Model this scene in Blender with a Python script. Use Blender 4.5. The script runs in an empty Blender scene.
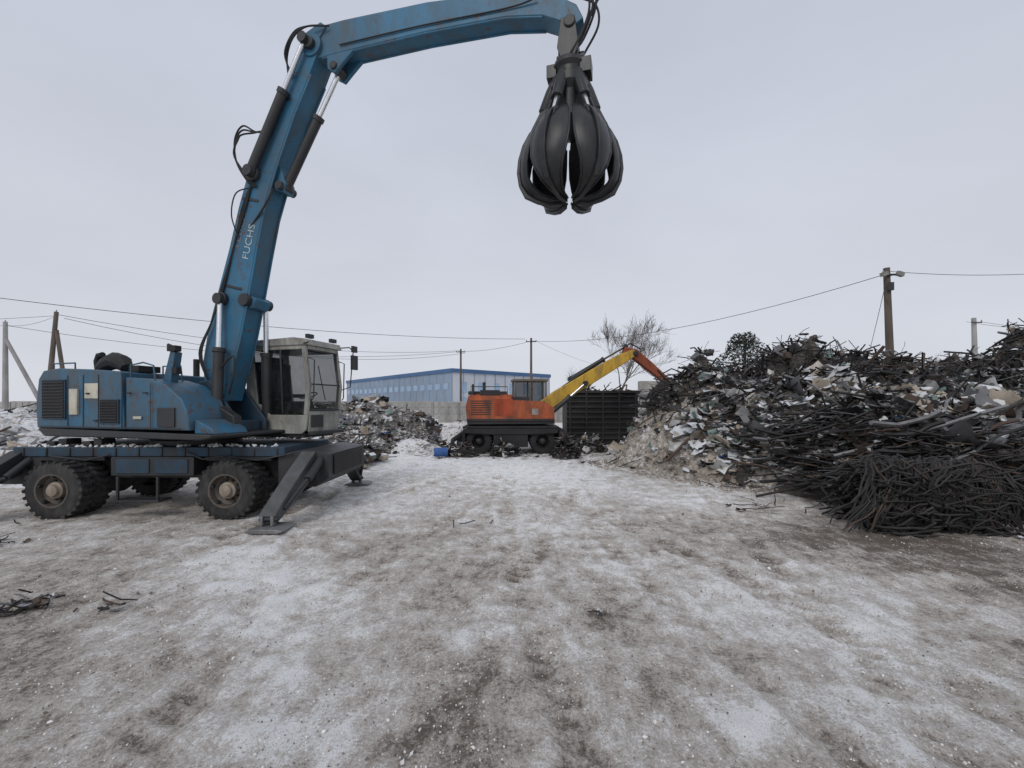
import bpy, math, random, bmesh
from mathutils import Vector, Matrix, noise
random.seed(7)
R = random.random
def U(a,b): return a+(b-a)*R()
scene = bpy.context.scene
try:
    scene.view_settings.view_transform='Standard'; scene.view_settings.look='None'; scene.view_settings.exposure=0
except Exception: pass
FR = lambda x,y,z=0.0,o=4: noise.fractal(Vector((x,y,z)),1.0,2.0,o)

# ------------------------------------------------------------------ materials
def new_mat(name):
    m=bpy.data.materials.new(name); m.use_nodes=True
    nt=m.node_tree; b=nt.nodes['Principled BSDF']
    return m,nt,b
def N(nt,t,**k):
    n=nt.nodes.new(t)
    for a,v in k.items(): setattr(n,a,v)
    return n
def noise_node(nt,scale,detail=5,rough=.6,vec=None,dist=0):
    n=N(nt,'ShaderNodeTexNoise'); n.inputs['Scale'].default_value=scale
    n.inputs['Detail'].default_value=detail; n.inputs['Roughness'].default_value=rough
    n.inputs['Distortion'].default_value=dist
    if vec: nt.links.new(vec,n.inputs['Vector'])
    return n.outputs['Fac']
def ramp(nt,fac,stops):
    r=N(nt,'ShaderNodeValToRGB'); e=r.color_ramp.elements
    while len(e)<len(stops): e.new(.5)
    for i,(p,c) in enumerate(stops):
        e[i].position=p; e[i].color=(c,c,c,1) if isinstance(c,(int,float)) else (*c,1)
    nt.links.new(fac,r.inputs['Fac']); return r.outputs['Color']
def mix(nt,fac,a,b,mode='MIX'):
    m=N(nt,'ShaderNodeMix',data_type='RGBA',blend_type=mode)
    for s,v in ((m.inputs[0],fac),(m.inputs[6],a),(m.inputs[7],b)):
        if isinstance(v,(int,float)): s.default_value=v
        elif isinstance(v,tuple): s.default_value=(*v,1)
        else: nt.links.new(v,s)
    return m.outputs[2]
def mathn(nt,op,a,b=None,clamp=False):
    m=N(nt,'ShaderNodeMath',operation=op); m.use_clamp=clamp
    for s,v in zip(m.inputs,(a,b)):
        if v is None: continue
        if isinstance(v,(int,float)): s.default_value=v
        else: nt.links.new(v,s)
    return m.outputs[0]
def bump(nt,b,h,strength=.3,dist=.02):
    n=N(nt,'ShaderNodeBump'); n.inputs['Strength'].default_value=strength; n.inputs['Distance'].default_value=dist
    nt.links.new(h,n.inputs['Height']); nt.links.new(n.outputs[0],b.inputs['Normal'])
def geo_pos(nt): return N(nt,'ShaderNodeNewGeometry').outputs['Position']
def weathered(name,base,dirt=(.09,.075,.06),amt=.5,rough=.55,scale=1.5,metal=0,rust=0.0,snow=0.0,spec=.4):
    m,nt,b=new_mat(name); P=geo_pos(nt)
    mp=N(nt,'ShaderNodeMapping'); mp.inputs['Scale'].default_value=(1,1,.35); nt.links.new(P,mp.inputs['Vector'])
    f=noise_node(nt,scale*2.2,8,.68,mp.outputs[0],.4)
    fine=noise_node(nt,scale*22,4,.7,P)
    base2=tuple(min(1,c*1.35+.012) for c in base)
    c=mix(nt,ramp(nt,noise_node(nt,scale*.8,4,.6,P),[(.3,0.0),(.7,1.0)]),base,base2)
    mk=ramp(nt,f,[(.62-.3*amt,0.0),(.86-.2*amt,1.0)])
    c=mix(nt,mathn(nt,'MULTIPLY',mk,min(1,amt+.25)),c,dirt)
    c=mix(nt,mathn(nt,'MULTIPLY',ramp(nt,fine,[(.55,0.0),(.75,1.0)]),.35*amt+.08),c,dirt)
    if rust>0:
        rk=ramp(nt,noise_node(nt,scale*5,9,.75,P,.6),[(.66-.25*rust,0.0),(.72-.2*rust,1.0)])
        c=mix(nt,rk,c,(.09,.045,.025))
    if snow>0:
        g=N(nt,'ShaderNodeNewGeometry'); s=N(nt,'ShaderNodeSeparateXYZ'); nt.links.new(g.outputs['Normal'],s.inputs[0])
        k=mathn(nt,'ADD',s.outputs[2],mathn(nt,'MULTIPLY',noise_node(nt,2.5,6,.7,P),.9))
        k=ramp(nt,mathn(nt,'MULTIPLY',k,.5),[(.0,0.0),(.68-snow*.15,0.0),(.74-snow*.15,1.0)])
        c=mix(nt,k,c,(.66,.68,.71))
    nt.links.new(c,b.inputs['Base Color'])
    rr=mathn(nt,'ADD',mathn(nt,'MULTIPLY',f,.4),rough-.2,True); nt.links.new(rr,b.inputs['Roughness'])
    b.inputs['Metallic'].default_value=metal; b.inputs['Specular IOR Level'].default_value=spec
    bump(nt,b,mathn(nt,'ADD',f,mathn(nt,'MULTIPLY',fine,.4)),.25,.012)
    return m
BLUE=weathered('blue_paint',(.012,.092,.17),(.075,.078,.076),.78,.48,1.4,rust=.45,spec=.4)
BLUEB=weathered('blue_paint_boom',(.016,.11,.20),(.065,.085,.095),.7,.48,1.3,rust=.35,spec=.4)
BLUED=weathered('blue_paint_grimy',(.008,.045,.085),(.035,.032,.03),.85,.6,1.6,rust=.3)
BLACK=weathered('black_steel',(.016,.017,.019),(.045,.041,.037),.45,.5,2,spec=.45)
BLACKR=weathered('black_matte',(.011,.011,.012),(.035,.031,.028),.4,.7,2)
GRAB=weathered('grab_steel',(.012,.013,.015),(.050,.048,.045),.5,.42,2.2,metal=.25,spec=.5,rust=.15)
RUBBER=weathered('tyre_rubber',(.013,.013,.014),(.085,.08,.074),.6,.85,3)
CHROME=weathered('chrome_rod',(.62,.63,.65),(.3,.3,.3),.15,.28,2,metal=.9)
RIM=weathered('rim',(.075,.066,.058),(.05,.04,.032),.6,.6,4,rust=.4)
HUB=weathered('hub',(.24,.20,.16),(.10,.075,.055),.6,.6,4,rust=.3)
CABW=weathered('cab_paint',(.275,.275,.25),(.085,.078,.066),.7,.5,1.8,rust=.2)
LGREY=weathered('sticker_grey',(.42,.40,.33),(.12,.1,.08),.5,.6,3)
ORANGE=weathered('orange_paint',(.40,.085,.024),(.07,.045,.03),.75,.5,1.2,rust=.3)
YELLOW=weathered('yellow_paint',(.46,.28,.025),(.10,.08,.05),.6,.5,1.2,rust=.25)
CONC=weathered('concrete',(.27,.265,.255),(.12,.115,.105),.5,.9,.4,snow=.2)
CONC2=weathered('concrete_block',(.33,.32,.30),(.16,.15,.14),.5,.9,.6,snow=.3)
WOOD=weathered('pole_wood',(.10,.08,.065),(.04,.035,.03),.5,.9,1)
CPOLE=weathered('pole_concrete',(.25,.245,.24),(.12,.11,.1),.4,.9,1)
STEELD=weathered('scrap_dark',(.020,.019,.019),(.042,.036,.031),.5,.6,1.5,metal=.3,rust=.12)
STEELG=weathered('scrap_grey',(.16,.16,.165),(.07,.062,.055),.5,.5,1.5,metal=.3,rust=.12)
RUST=weathered('scrap_rust',(.070,.046,.034),(.03,.026,.023),.5,.8,1.5)
SHW=weathered('scrap_white',(.52,.52,.51),(.22,.2,.18),.5,.7,1.2,snow=.8)
SHT=weathered('scrap_teal',(.13,.20,.18),(.09,.09,.08),.5,.6,1.2,snow=.3)
SHB=weathered('scrap_beige',(.36,.31,.25),(.15,.13,.11),.5,.8,1.2,snow=.6)
SHBL=weathered('scrap_blue',(.03,.09,.26),(.05,.05,.05),.4,.5,1.2)
BARK=weathered('bark',(.085,.072,.062),(.05,.04,.035),.4,.95,1)
PINE=weathered('needles',(.022,.034,.022),(.035,.04,.03),.4,.9,1)
BW=weathered('cladding_grey',(.36,.39,.43),(.25,.26,.27),.3,.7,.1)
BB=weathered('cladding_blue',(.035,.09,.19),(.06,.11,.18),.3,.6,.1)
BWIN=weathered('window_far',(.20,.29,.40),(.12,.18,.25),.3,.2,.4)
WHITEP=weathered('decal_white',(.35,.42,.46),(.05,.12,.18),.7,.6,6)
def glassmat():
    m,nt,b=new_mat('cab_glass')
    b.inputs['Roughness'].default_value=.08; b.inputs['Alpha'].default_value=.55
    P=geo_pos(nt); c=mix(nt,ramp(nt,noise_node(nt,5,6,.7,P),[(.5,0.0),(.8,.6)]),(.012,.016,.017),(.14,.14,.13))
    nt.links.new(c,b.inputs['Base Color']); return m
GLASS=glassmat()

# ------------------------------------------------------------------ mesh builder
class MB:
    def __init__(s,M=None): s.v=[];s.f=[];s.m=[];s.M=M
    def add(s,vs,fs,mi=0):
        o=len(s.v)
        if s.M is not None: vs=[s.M@Vector(p) for p in vs]
        s.v.extend([tuple(p) for p in vs]); s.f.extend([tuple(i+o for i in f) for f in fs]); s.m.extend([mi]*len(fs))
    def box(s,c,d,mi=0,rot=None):
        c=Vector(c); vs=[]
        for x in(-.5,.5):
            for y in(-.5,.5):
                for z in(-.5,.5):
                    p=Vector((x*d[0],y*d[1],z*d[2]))
                    if rot is not None: p=rot@p
                    vs.append(c+p)
        s.add(vs,[(0,1,3,2),(4,6,7,5),(0,4,5,1),(2,3,7,6),(0,2,6,4),(1,5,7,3)],mi)
    def bx(s,a,b,mi=0):
        s.box([(a[i]+b[i])/2 for i in range(3)],[abs(b[i]-a[i]) for i in range(3)],mi)
    def prism(s,poly,y0,y1,mi=0):
        n=len(poly); vs=[(p[0],y0,p[1]) for p in poly]+[(p[0],y1,p[1]) for p in poly]
        fs=[tuple(range(n)),tuple(range(2*n-1,n-1,-1))]+[(i,(i+1)%n,(i+1)%n+n,i+n) for i in range(n)]
        s.add(vs,fs,mi)
    def tube(s,pts,r,sides=6,mi=0,cap=True,flat=1.0):
        pts=[Vector(p) for p in pts]; n=len(pts)
        if not hasattr(r,'__len__'): r=[r]*n
        vs=[];fs=[]; up=None
        for i,p in enumerate(pts):
            t=(pts[min(i+1,n-1)]-pts[max(i-1,0)])
            if t.length<1e-6: t=Vector((0,0,1))
            t.normalize()
            if up is None:
                up=Vector((0,0,1)) if abs(t.z)<.9 else Vector((1,0,0))
            a=t.cross(up)
            if a.length<1e-4: a=t.orthogonal()
            a.normalize(); b=a.cross(t).normalized(); up=b
            for k in range(sides):
                an=2*math.pi*k/sides
                vs.append(p+a*(math.cos(an)*r[i])+b*(math.sin(an)*r[i]*flat))
        for i in range(n-1):
            for k in range(sides):
                k2=(k+1)%sides; fs.append((i*sides+k,i*sides+k2,(i+1)*sides+k2,(i+1)*sides+k))
        if cap: fs.append(tuple(range(sides))[::-1]); fs.append(tuple(range((n-1)*sides,n*sides)))
        s.add(vs,fs,mi)
    def cyl(s,a,b,r,mi=0,sides=16): s.tube([a,b],r,sides,mi)
    def lathe(s,prof,o,axis,seg=24,mi=0,closed=False,cap0=True,cap1=True):
        o=Vector(o); ax=Vector(axis).normalized(); a=ax.orthogonal().normalized(); b=ax.cross(a)
        n=len(prof); vs=[];fs=[]
        for k in range(seg):
            an=2*math.pi*k/seg; d=a*math.cos(an)+b*math.sin(an)
            for r,h in prof: vs.append(o+d*r+ax*h)
        for k in range(seg):
            k2=(k+1)%seg
            for i in range(n-1 if not closed else n):
                j=(i+1)%n; fs.append((k*n+i,k*n+j,k2*n+j,k2*n+i))
        if not closed:
            if cap0: fs.append(tuple(k*n for k in range(seg)))
            if cap1: fs.append(tuple(k*n+n-1 for k in range(seg)))
        s.add(vs,fs,mi)
    def obj(s,name,mats,parent=None,bevel=0,smooth=True,recalc=True,ang=35):
        me=bpy.data.meshes.new(name); me.from_pydata(s.v,[],s.f)
        for m in mats: me.materials.append(m)
        me.polygons.foreach_set('material_index',s.m); me.update()
        if recalc:
            bm=bmesh.new(); bm.from_mesh(me); bmesh.ops.recalc_face_normals(bm,faces=bm.faces); bm.to_mesh(me); bm.free()
        if smooth:
            me.polygons.foreach_set('use_smooth',[True]*len(me.polygons)); me.set_sharp_from_angle(angle=math.radians(ang))
        o=bpy.data.objects.new(name,me); scene.collection.objects.link(o)
        if parent is not None:
            o.parent=parent; o.matrix_parent_inverse=Matrix.Translation(-parent.location)
        if bevel>0:
            b=o.modifiers.new('bevel','BEVEL'); b.width=bevel; b.segments=2; b.limit_method='ANGLE'; b.angle_limit=math.radians(30)
        return o
def empty(name,loc):
    e=bpy.data.objects.new(name,None); e.location=loc; e.empty_display_size=.3; scene.collection.objects.link(e); return e
def ribbon(cs,ws):
    L=[];Rr=[]
    for i,(x,z) in enumerate(cs):
        a=cs[max(i-1,0)]; b=cs[min(i+1,len(cs)-1)]
        d=Vector((b[0]-a[0],b[1]-a[1])).normalized(); n=Vector((-d.y,d.x)); w=ws[i]/2
        L.append((x+n.x*w,z+n.y*w)); Rr.append((x-n.x*w,z-n.y*w))
    return L+Rr[::-1]
def disc_poly(x,z,r,n=18): return [(x+r*math.cos(2*math.pi*i/n),z+r*math.sin(2*math.pi*i/n)) for i in range(n)]

# ------------------------------------------------------------------ ground
def axis_coords(lo,hi,step,far,g=1.16):
    c=[]; x=lo
    while x<hi: c.append(x); x+=step
    s=step; x=hi
    while x<far: c.append(x); s*=g; x+=s
    c.append(far); s=step; x=lo-step; left=[]
    while x>-far: left.append(x); s*=g; x-=s
    left.append(-far); return left[::-1]+c
xs=axis_coords(-11,10,.06,900); ys=axis_coords(1.2,16,.05,900)
SN=[(-3.1,5.2,.7,1),(-1.97,3.9,.5,.9),(-3.9,5.7,.7,.9),(1.68,2.75,.20,2.4),(2.3,4.5,.7,.8),(4,5.0,.8,.8),(.6,7.3,1.0,.7),(-1.6,2.6,.26,1.5),(-1.04,2.67,.22,1.5),
    (-4,16,3.5,1),(1.3,11.7,2.2,.8),(4,9.3,1.3,.6),(-2.4,4.6,.4,.9),(3.1,3.9,.5,.8),(-3,9,1.6,.7),(-1.5,3.2,.3,.9),(0.4,15,3,.9),(1.0,2.1,.3,.7),(-8.5,6.4,.8,.7),(1.4,5.6,.5,.7),(2.6,3.0,.3,.9),(-.2,3.9,.3,.5),(-6.5,6.6,.9,.5)]
DK=[(-.28,3.0,.42,1.0),(.82,4.1,.35,.8),(-1.1,7,.9,.5),(5,6.3,1.5,1.0),(-5.5,5.3,1.1,.5),(-4.6,4.2,.9,.5),(-4.3,3.2,.9,.5),(2.2,7.2,1.3,.4),(-.6,5.2,.7,.5),(6.4,6,2,1.0),(-3.3,2.6,.7,.4),(0.2,2.3,.4,.5),(4,3.3,.8,.2),(-6.3,8,2.0,.4),(3.6,12.5,1.3,.4),(-.25,2.4,.3,.9),(-.5,3.6,.3,.5),(.3,6.0,.5,.5),(-2,6.2,.5,.5),(1.3,3.3,.4,.3)]
TR=((-.9,.16,.012,.17),(-2.6,.10,.02,.17),(.9,-.22,.02,.16),(2.6,-.3,.03,.16),(-4.2,-.1,.02,.2),(3.7,-.12,-.03,.2),(1.9,.25,.0,.17),(-6.2,.3,.01,.18),(-1.2,-.35,.01,.15),(3.2,.5,-.01,.17))
def track_h(x,y):
    h=0;
    for (a,b,c,w) in TR:
        d=abs(x-(a+b*y+c*y*y*.6))
        if d<w*2.2:
            h-=.016*math.exp(-(d/w)**2)*(1+.8*math.sin(y*30+ (x-a)*14))
            h+=.016*math.exp(-((d-w*1.35)/.06)**2)
    d=abs(y-(6.6-.10*(x-5)**2*.25)) if x>1 else 9
    for off in (0,.45,1.3,1.8):
        dd=abs(d-off)
        if dd<.4: h-=.012*math.exp(-(dd/.13)**2)*(1+.8*math.sin(x*30))
    return h
vs=[];snow=[]
for y in ys:
    for x in xs:
        near = -14<x<14 and y<22 and y>0
        if near:
            wx=x+.35*FR(x*.9,y*.9,11); wy=y+.35*FR(x*.9,y*.9,17)
            tr=track_h(x,y)*(.4+max(0,1.1*FR(x*.8,y*.8,6)+.45))
            fine=FR(x*3.2,y*3.2,5,6)
            z=.026*FR(x*.7,y*.7,1.3)+.018*fine+.012*FR(x*9,y*9,2,4)+tr*1.2
            z*=min(1,(14-abs(x))/3)
            s=.57
            for a,b,r,k in SN: s+=.42*k*math.exp(-((wx-a)**2+((wy-b))**2)/(r*r))
            for a,b,r,k in DK: s-=.34*k*math.exp(-((wx-a)**2+((wy-b))**2)/(r*r))
            s+=tr*9 + .22*fine
            z+=max(0,s-.8)*.03
        else:
            z=0; s=.8 if abs(x)<60 and y<70 else .95
        vs.append((x,y,z)); snow.append(s)
nx=len(xs); fs=[(j*nx+i,j*nx+i+1,(j+1)*nx+i+1,(j+1)*nx+i) for j in range(len(ys)-1) for i in range(nx-1)]
me=bpy.data.meshes.new('ground'); me.from_pydata(vs,[],fs); 
at=me.attributes.new('snow','FLOAT','POINT'); at.data.foreach_set('value',snow)
me.polygons.foreach_set('use_smooth',[True]*len(me.polygons))
ground=bpy.data.objects.new('ground',me); scene.collection.objects.link(ground)
m,nt,b=new_mat('packed_dirty_snow'); P=geo_pos(nt)
A=N(nt,'ShaderNodeAttribute',attribute_name='snow').outputs['Fac']
mp=N(nt,'ShaderNodeMapping'); mp.inputs['Scale'].default_value=(1,.6,1); mp.inputs['Rotation'].default_value=(0,0,.25); nt.links.new(P,mp.inputs['Vector'])
n1=noise_node(nt,1.6,14,.75,P,.2); n2=noise_node(nt,7,12,.8,mp.outputs[0],.1); n3=noise_node(nt,38,8,.85,P); n4=noise_node(nt,150,3,.7,P)
f=mathn(nt,'ADD',A,mathn(nt,'MULTIPLY',mathn(nt,'SUBTRACT',n1,.5),1.7))
f=mathn(nt,'ADD',f,mathn(nt,'MULTIPLY',mathn(nt,'SUBTRACT',n2,.5),2.3))
f=mathn(nt,'ADD',f,mathn(nt,'MULTIPLY',mathn(nt,'SUBTRACT',n3,.5),2.6))
c=ramp(nt,f,[(0.0,(.15,.125,.10)),(.18,(.31,.27,.232)),(.38,(.48,.435,.39)),(.62,(.61,.57,.525)),(.84,(.75,.73,.70)),(1.0,(.92,.92,.915))])
vo=N(nt,'ShaderNodeTexVoronoi'); vo.inputs['Scale'].default_value=32; nt.links.new(P,vo.inputs['Vector'])
sp=mathn(nt,'MULTIPLY',ramp(nt,vo.outputs['Distance'],[(.12,1.0),(.28,0.0)]),ramp(nt,n1,[(.45,0.0),(.6,1.0)]))
c=mix(nt,mathn(nt,'MULTIPLY',sp,.6),c,(.20,.17,.145))
c=mix(nt,.6,c,mix(nt,1.0,c,ramp(nt,n4,[(.3,.55),(.7,1.5)]),'MULTIPLY'))
nt.links.new(c,b.inputs['Base Color'])
nt.links.new(ramp(nt,n2,[(.35,.5),(.65,.9)]),b.inputs['Roughness']); b.inputs['Specular IOR Level'].default_value=.35
hh=mathn(nt,'ADD',mathn(nt,'MULTIPLY',n3,1.2),mathn(nt,'MULTIPLY',n2,1.4)); hh=mathn(nt,'ADD',hh,mathn(nt,'MULTIPLY',n4,.3))
bump(nt,b,hh,.8,.03)
me.materials.append(m)

def clod(mb,p,r,mi):
    vs=[(1,0,0),(-1,0,0),(0,1,0),(0,-1,0),(0,0,1),(0,0,-1)]
    rot=Matrix.Rotation(U(0,6.28),3,Vector((U(-1,1),U(-1,1),U(-1,1))).normalized())
    vs=[Vector(p)+rot@(Vector(v)*r*U(.4,1.2)) for v in vs]
    mb.add(vs,[(0,2,4),(2,1,4),(1,3,4),(3,0,4),(2,0,5),(1,2,5),(3,1,5),(0,3,5)],mi)
CLS=weathered('ice_crumb',(.66,.65,.63),(.4,.37,.34),.5,.8,3); CLD=weathered('dirt_clod',(.16,.14,.12),(.08,.07,.06),.4,.9,3)
CLM=weathered('grit',(.40,.365,.33),(.25,.22,.2),.4,.9,3)
mb=MB()
for i in range(20000):
    y=1.9+R()**2.0*11; x=U(-1.3,1.3)*(y+.5)
    if FR(x*.9,y*.9,21)<U(-.5,.2): continue
    r=U(.002,.008)*(1+.10*y) * (2.0 if R()<.04 else 1)
    q=R(); clod(mb,(x,y,.026*FR(x*.7,y*.7,1.3)+.010),r,0 if q<.38 else (1 if q<.60 else 2))
mb.obj('ground_debris',[CLS,CLD,CLM],smooth=False,recalc=False)

# ------------------------------------------------------------------ main machine
ang=math.radians(-16)
UP=Matrix.Translation((-5.8,8.8,0))@Matrix.Rotation(ang,4,'Z')
H=empty('wheeled_material_handler',(-6.4,8.97,0))
def wheel(mb,x,y,z,r,w,sgn):
    prof=[(r*.56,-w/2),(r*.80,-w/2),(r*.93,-w*.47),(r,-w*.36),(r,w*.36),(r*.93,w*.47),(r*.80,w/2),(r*.56,w/2)]
    mb.lathe(prof,(x,y,z),(0,1,0),40,0,closed=True)
    for k in range(26):
        a=2*math.pi*k/26
        for s_ in(-1,1):
            mb.box((x+math.cos(a)*r*1.0,y+s_*w*.24,z+math.sin(a)*r*1.0),(.05,w*.46,.055),0,Matrix.Rotation(-a,3,'Y')@Matrix.Rotation(s_*.3,3,'X'))
    o=sgn*w/2
    mb.lathe([(r*.565,o*.98),(r*.60,o*1.04),(r*.54,o*1.02),(r*.50,o*.25),(r*.36,-o*.1),(r*.30,o*.0)],(x,y,z),(0,1,0),32,1,cap0=False,cap1=False)
    mb.lathe([(r*.30,-o*.1),(r*.29,o*.55),(r*.22,o*.7),(r*.19,o*1.0),(r*.10,o*1.12),(.001,o*1.12)],(x,y,z),(0,1,0),24,3,cap0=False)
    for k in range(10):
        a=2*math.pi*k/10; p=(x+math.cos(a)*r*.34,y-o*.1,z+math.sin(a)*r*.34); q=(p[0],y+o*.15,p[2]); mb.cyl(p,q,.018,2,6)
    for k in range(5):
        a=2*math.pi*k/5+.3; p=(x+math.cos(a)*r*.50,y+o*.1,z+math.sin(a)*r*.50)
        mb.box((p[0],y+o*.72,p[2]),(.05,abs(o)*.5,.05),2,Matrix.Rotation(-a,3,'Y'))
RW=.50
WM=[RUBBER,RIM,BLACKR,HUB]
for i,(x,name) in enumerate(((-8.03,'rear'),(-5.0,'front'))):
    for side,ysign in (('near',-1),('far',1)):
        mb=MB(); yc=9.0+ysign*1.2
        wheel(mb,x,yc,RW,RW,.27,ysign); wheel(mb,x,yc-ysign*.34,RW,RW,.27,ysign)
        mb.cyl((x,yc-ysign*.02,RW),(x,yc-ysign*.6,RW),.13,2,12)
        mb.obj('dual_wheel_%s_%s'%(name,side),WM,H)
mb=MB()
mb.bx((-8.6,8.35,.62),(-4.3,9.65,1.02),1)
mb.bx((-9.1,8.02,1.06),(-4.15,9.98,1.23),0)
mb.bx((-7.25,7.95,.72),(-5.75,8.35,1.055),1)
mb.bx((-7.15,7.932,.76),(-6.55,7.95,1.02),0); mb.bx((-6.45,7.932,.76),(-5.85,7.95,1.02),0)
mb.bx((-7.25,9.65,.72),(-5.75,10.15,1.055),1)
mb.bx((-6.95,7.65,.30),(-6.15,7.97,.34),1)
for xx in(-6.9,-6.2): mb.bx((xx-.02,7.68,.34),(xx+.02,7.72,.74),1)
for x in(-8.03,-5.0):
    mb.bx((x-.16,8.2,.34),(x+.16,9.8,.615),1); mb.lathe([(.01,-.3),(.2,-.22),(.27,0),(.2,.22),(.01,.3)],(x,9,.5),(0,1,0),16,1)
for xx in [-8.9+.42*k for k in range(12)]: mb.bx((xx-.015,8.0,1.07),(xx+.015,8.018,1.22),1)
mb.bx((-8.62,8.04,.98),(-7.45,8.3,1.055),1); mb.bx((-5.6,8.04,.98),(-4.4,8.3,1.055),1)
mb.prism([(-4.28,.55),(-4.28,1.10),(-3.75,1.18),(-3.35,1.10),(-3.35,.66),(-3.6,.5)],8.05,9.95,1)
mb.bx((-3.345,8.25,.70),(-3.32,9.75,1.06),2)
mb.prism([(-8.62,.55),(-8.62,1.05),(-9.25,1.05),(-9.5,.85),(-9.4,.55)],8.05,9.95,1)
mb.lathe([(.62,1.2),(.78,1.235),(.78,1.33),(.7,1.36),(.7,1.42)],(-6.4,8.97,0),(0,0,1),40,1)
for a in range(28):
    t=a/28*6.283; mb.cyl((-6.4+.74*math.cos(t),8.97+.74*math.sin(t),1.33),(-6.4+.74*math.cos(t),8.97+.74*math.sin(t),1.355),.02,1,6)
for k in range(6):
    mb.bx((-8.9+k*.22,8.2,1.232),(-8.75+k*.22,8.5,1.27+.05*(k%3)),1)
mb.tube([(-5.9,7.97,1.15),(-5.6,7.96,1.02),(-5.2,7.97,1.08),(-4.6,7.97,1.0),(-4.0,8.0,1.12)],.018,6,1)
mb.tube([(-7.3,7.98,1.1),(-7.7,7.96,1.0),(-8.4,7.97,1.08)],.018,6,1)
mb.obj('undercarriage',[BLUED,BLACK,BLACKR],H,bevel=.015)
mb=MB()
for k in range(90):
    x=U(-9.0,-4.3); clod(mb,(x,U(8.05,8.3),1.235),U(.02,.08),0)
mb.obj('deck_snow',[CLS],H)
for nm,x,ys_,deploy in (('a',-3.72,-1,1),('b',-3.72,1,1),('c',-9.05,-1,.4),('d',-9.05,1,.4)):
    mb=MB(); y0=9+ys_*.85; 
    fy=9+ys_*(2.0 if deploy==1 else 1.75); fz=.10 if deploy==1 else .42
    p=Vector((x,y0,1.0)); q=Vector((x-.16,fy,fz+.08)); d=(q-p)
    nrm=Vector((0,-d.z,d.y)).normalized()
    vs=[];
    for (pt,w) in ((p,.19),(p+d*.35,.17),(p+d*.8,.12),(q,.08)):
        for sx_ in(-.13,.13):
            for sn in(-1,1): vs.append(pt+Vector((sx_,0,0))+nrm*w*sn)
    fs2=[]
    for i in range(3):
        o=i*4; fs2+=[(o,o+1,o+5,o+4),(o+2,o+3,o+7,o+6),(o,o+2,o+6,o+4),(o+1,o+3,o+7,o+5)]
    fs2+=[(0,1,3,2),(12,13,15,14)]
    mb.add(vs,fs2,0)
    mb.cyl((x+.22,y0,1.05),(x+.2,y0+(fy-y0)*.5,.72),.07,1); mb.cyl((x+.2,y0+(fy-y0)*.5,.72),(x-.0,fy-ys_*.18,fz+.2),.035,1)
    mb.prism([(x-.42,fz-.06),(x-.34,fz-.09),(x+.10,fz-.09),(x+.2,fz-.05),(x+.06,fz-.02),(x-.3,fz-.02)],fy-.24,fy+.24,3)
    mb.bx((x-.27,fy-.06,fz-.02),(x-.22,fy+.06,fz+.14),3); mb.bx((x-.10,fy-.06,fz-.02),(x-.05,fy+.06,fz+.14),3)
    mb.cyl((x-.3,fy,fz+.08),(x,fy,fz+.08),.035,1,10)
    mb.obj('stabiliser_leg_'+nm,[weathered('leg_steel',(.07,.075,.08),(.05,.045,.04),.6,.6,2,rust=.2) if deploy==1 and ys_<0 else BLACK,BLACK,CHROME,STEELG],H,bevel=.012)
# ---- upper structure
mb=MB(UP)
mb.prism([(-3.17,1.52),(-3.0,1.40),(.9,1.40),(1.15,1.44),(1.15,1.50),(-3.17,1.56)],-1.2,1.25,1)
prof=[(-3.2,1.56),(-3.24,2.0),(-3.16,2.50),(-3.02,2.66),(-2.6,2.70),(-1.7,2.66),(-.95,2.60),(-.85,1.56)]
mb.prism(prof,-1.2,1.2,0)
mb.prism([(-.84,1.56),(-.84,2.50),(-.3,2.46),(.1,2.36),(.48,2.1),(.62,1.85),(.66,1.56)],-1.18,-.42,0)
mb.prism([(-.84,1.56),(-.84,2.4),(.1,2.3),(.15,1.56)],.36,1.2,0)
mb.prism([(.67,1.50),(.68,1.75),(1.05,1.6),(1.12,1.50)],-1.1,-.42,0)
o=mb.obj('engine_housing',[BLUE,BLACK],H,bevel=.035)
mb=MB(UP)
y=-1.205
def grille(t0,t1,z0,z1,n,mi=1):
    mb.bx((t0,y-.012,z0),(t1,y+.004,z1),2)
    for k in range(n):
        zz=z0+(k+.5)*(z1-z0)/n
        mb.box(((t0+t1)/2,y-.02,zz),(t1-t0-.03,.03,(z1-z0)/n*.35),mi,Matrix.Rotation(.5,3,'X'))
    for a_,b_ in (((t0-.02,z0-.02),(t1+.02,z0)),((t0-.02,z1),(t1+.02,z1+.02)),((t0-.02,z0),(t0,z1)),((t1,z0),(t1+.02,z1))):
        mb.bx((a_[0],y-.022,a_[1]),(b_[0],y+.003,b_[1]),0)
grille(-3.0,-2.38,1.75,2.46,12)
grille(-1.42,-.98,1.68,2.08,8)
mb.bx((-2.24,y-.03,1.82),(-2.02,y+.003,2.30),3)
for tt in(-2.32,-1.9,-1.5,-.9,-.2): mb.bx((tt-.008,y-.006,1.6),(tt+.008,y+.002,2.56 if tt<-1 else 2.38),1)
mb.bx((-3.1,y-.008,1.575),(.5,y+.002,1.60),1)
for tt,zz in((-1.8,2.2),(-1.6,1.7),(-.75,2.2),(-.35,2.2)): mb.bx((tt,y-.03,zz),(tt+.09,y,zz+.025),2)
mb.bx((-.62,y-.006,1.75),(-.42,y+.002,1.80),3)
mb.bx((-1.86,y-.006,2.12),(-1.5,y+.002,2.40),3)
mb.bx((-.05,y+.0,1.62),(.35,y+.022,1.95),1)
mb.obj('housing_panels',[BLUED,BLACK,BLACKR,LGREY],H,bevel=.004)
mb=MB(UP)
mb.tube([(-2.62,-.5,2.74),(-2.42,-.5,2.84),(-2.15,-.52,2.90),(-1.9,-.55,2.84),(-1.72,-.6,2.72)],[.10,.15,.17,.16,.10],10,0)
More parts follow.
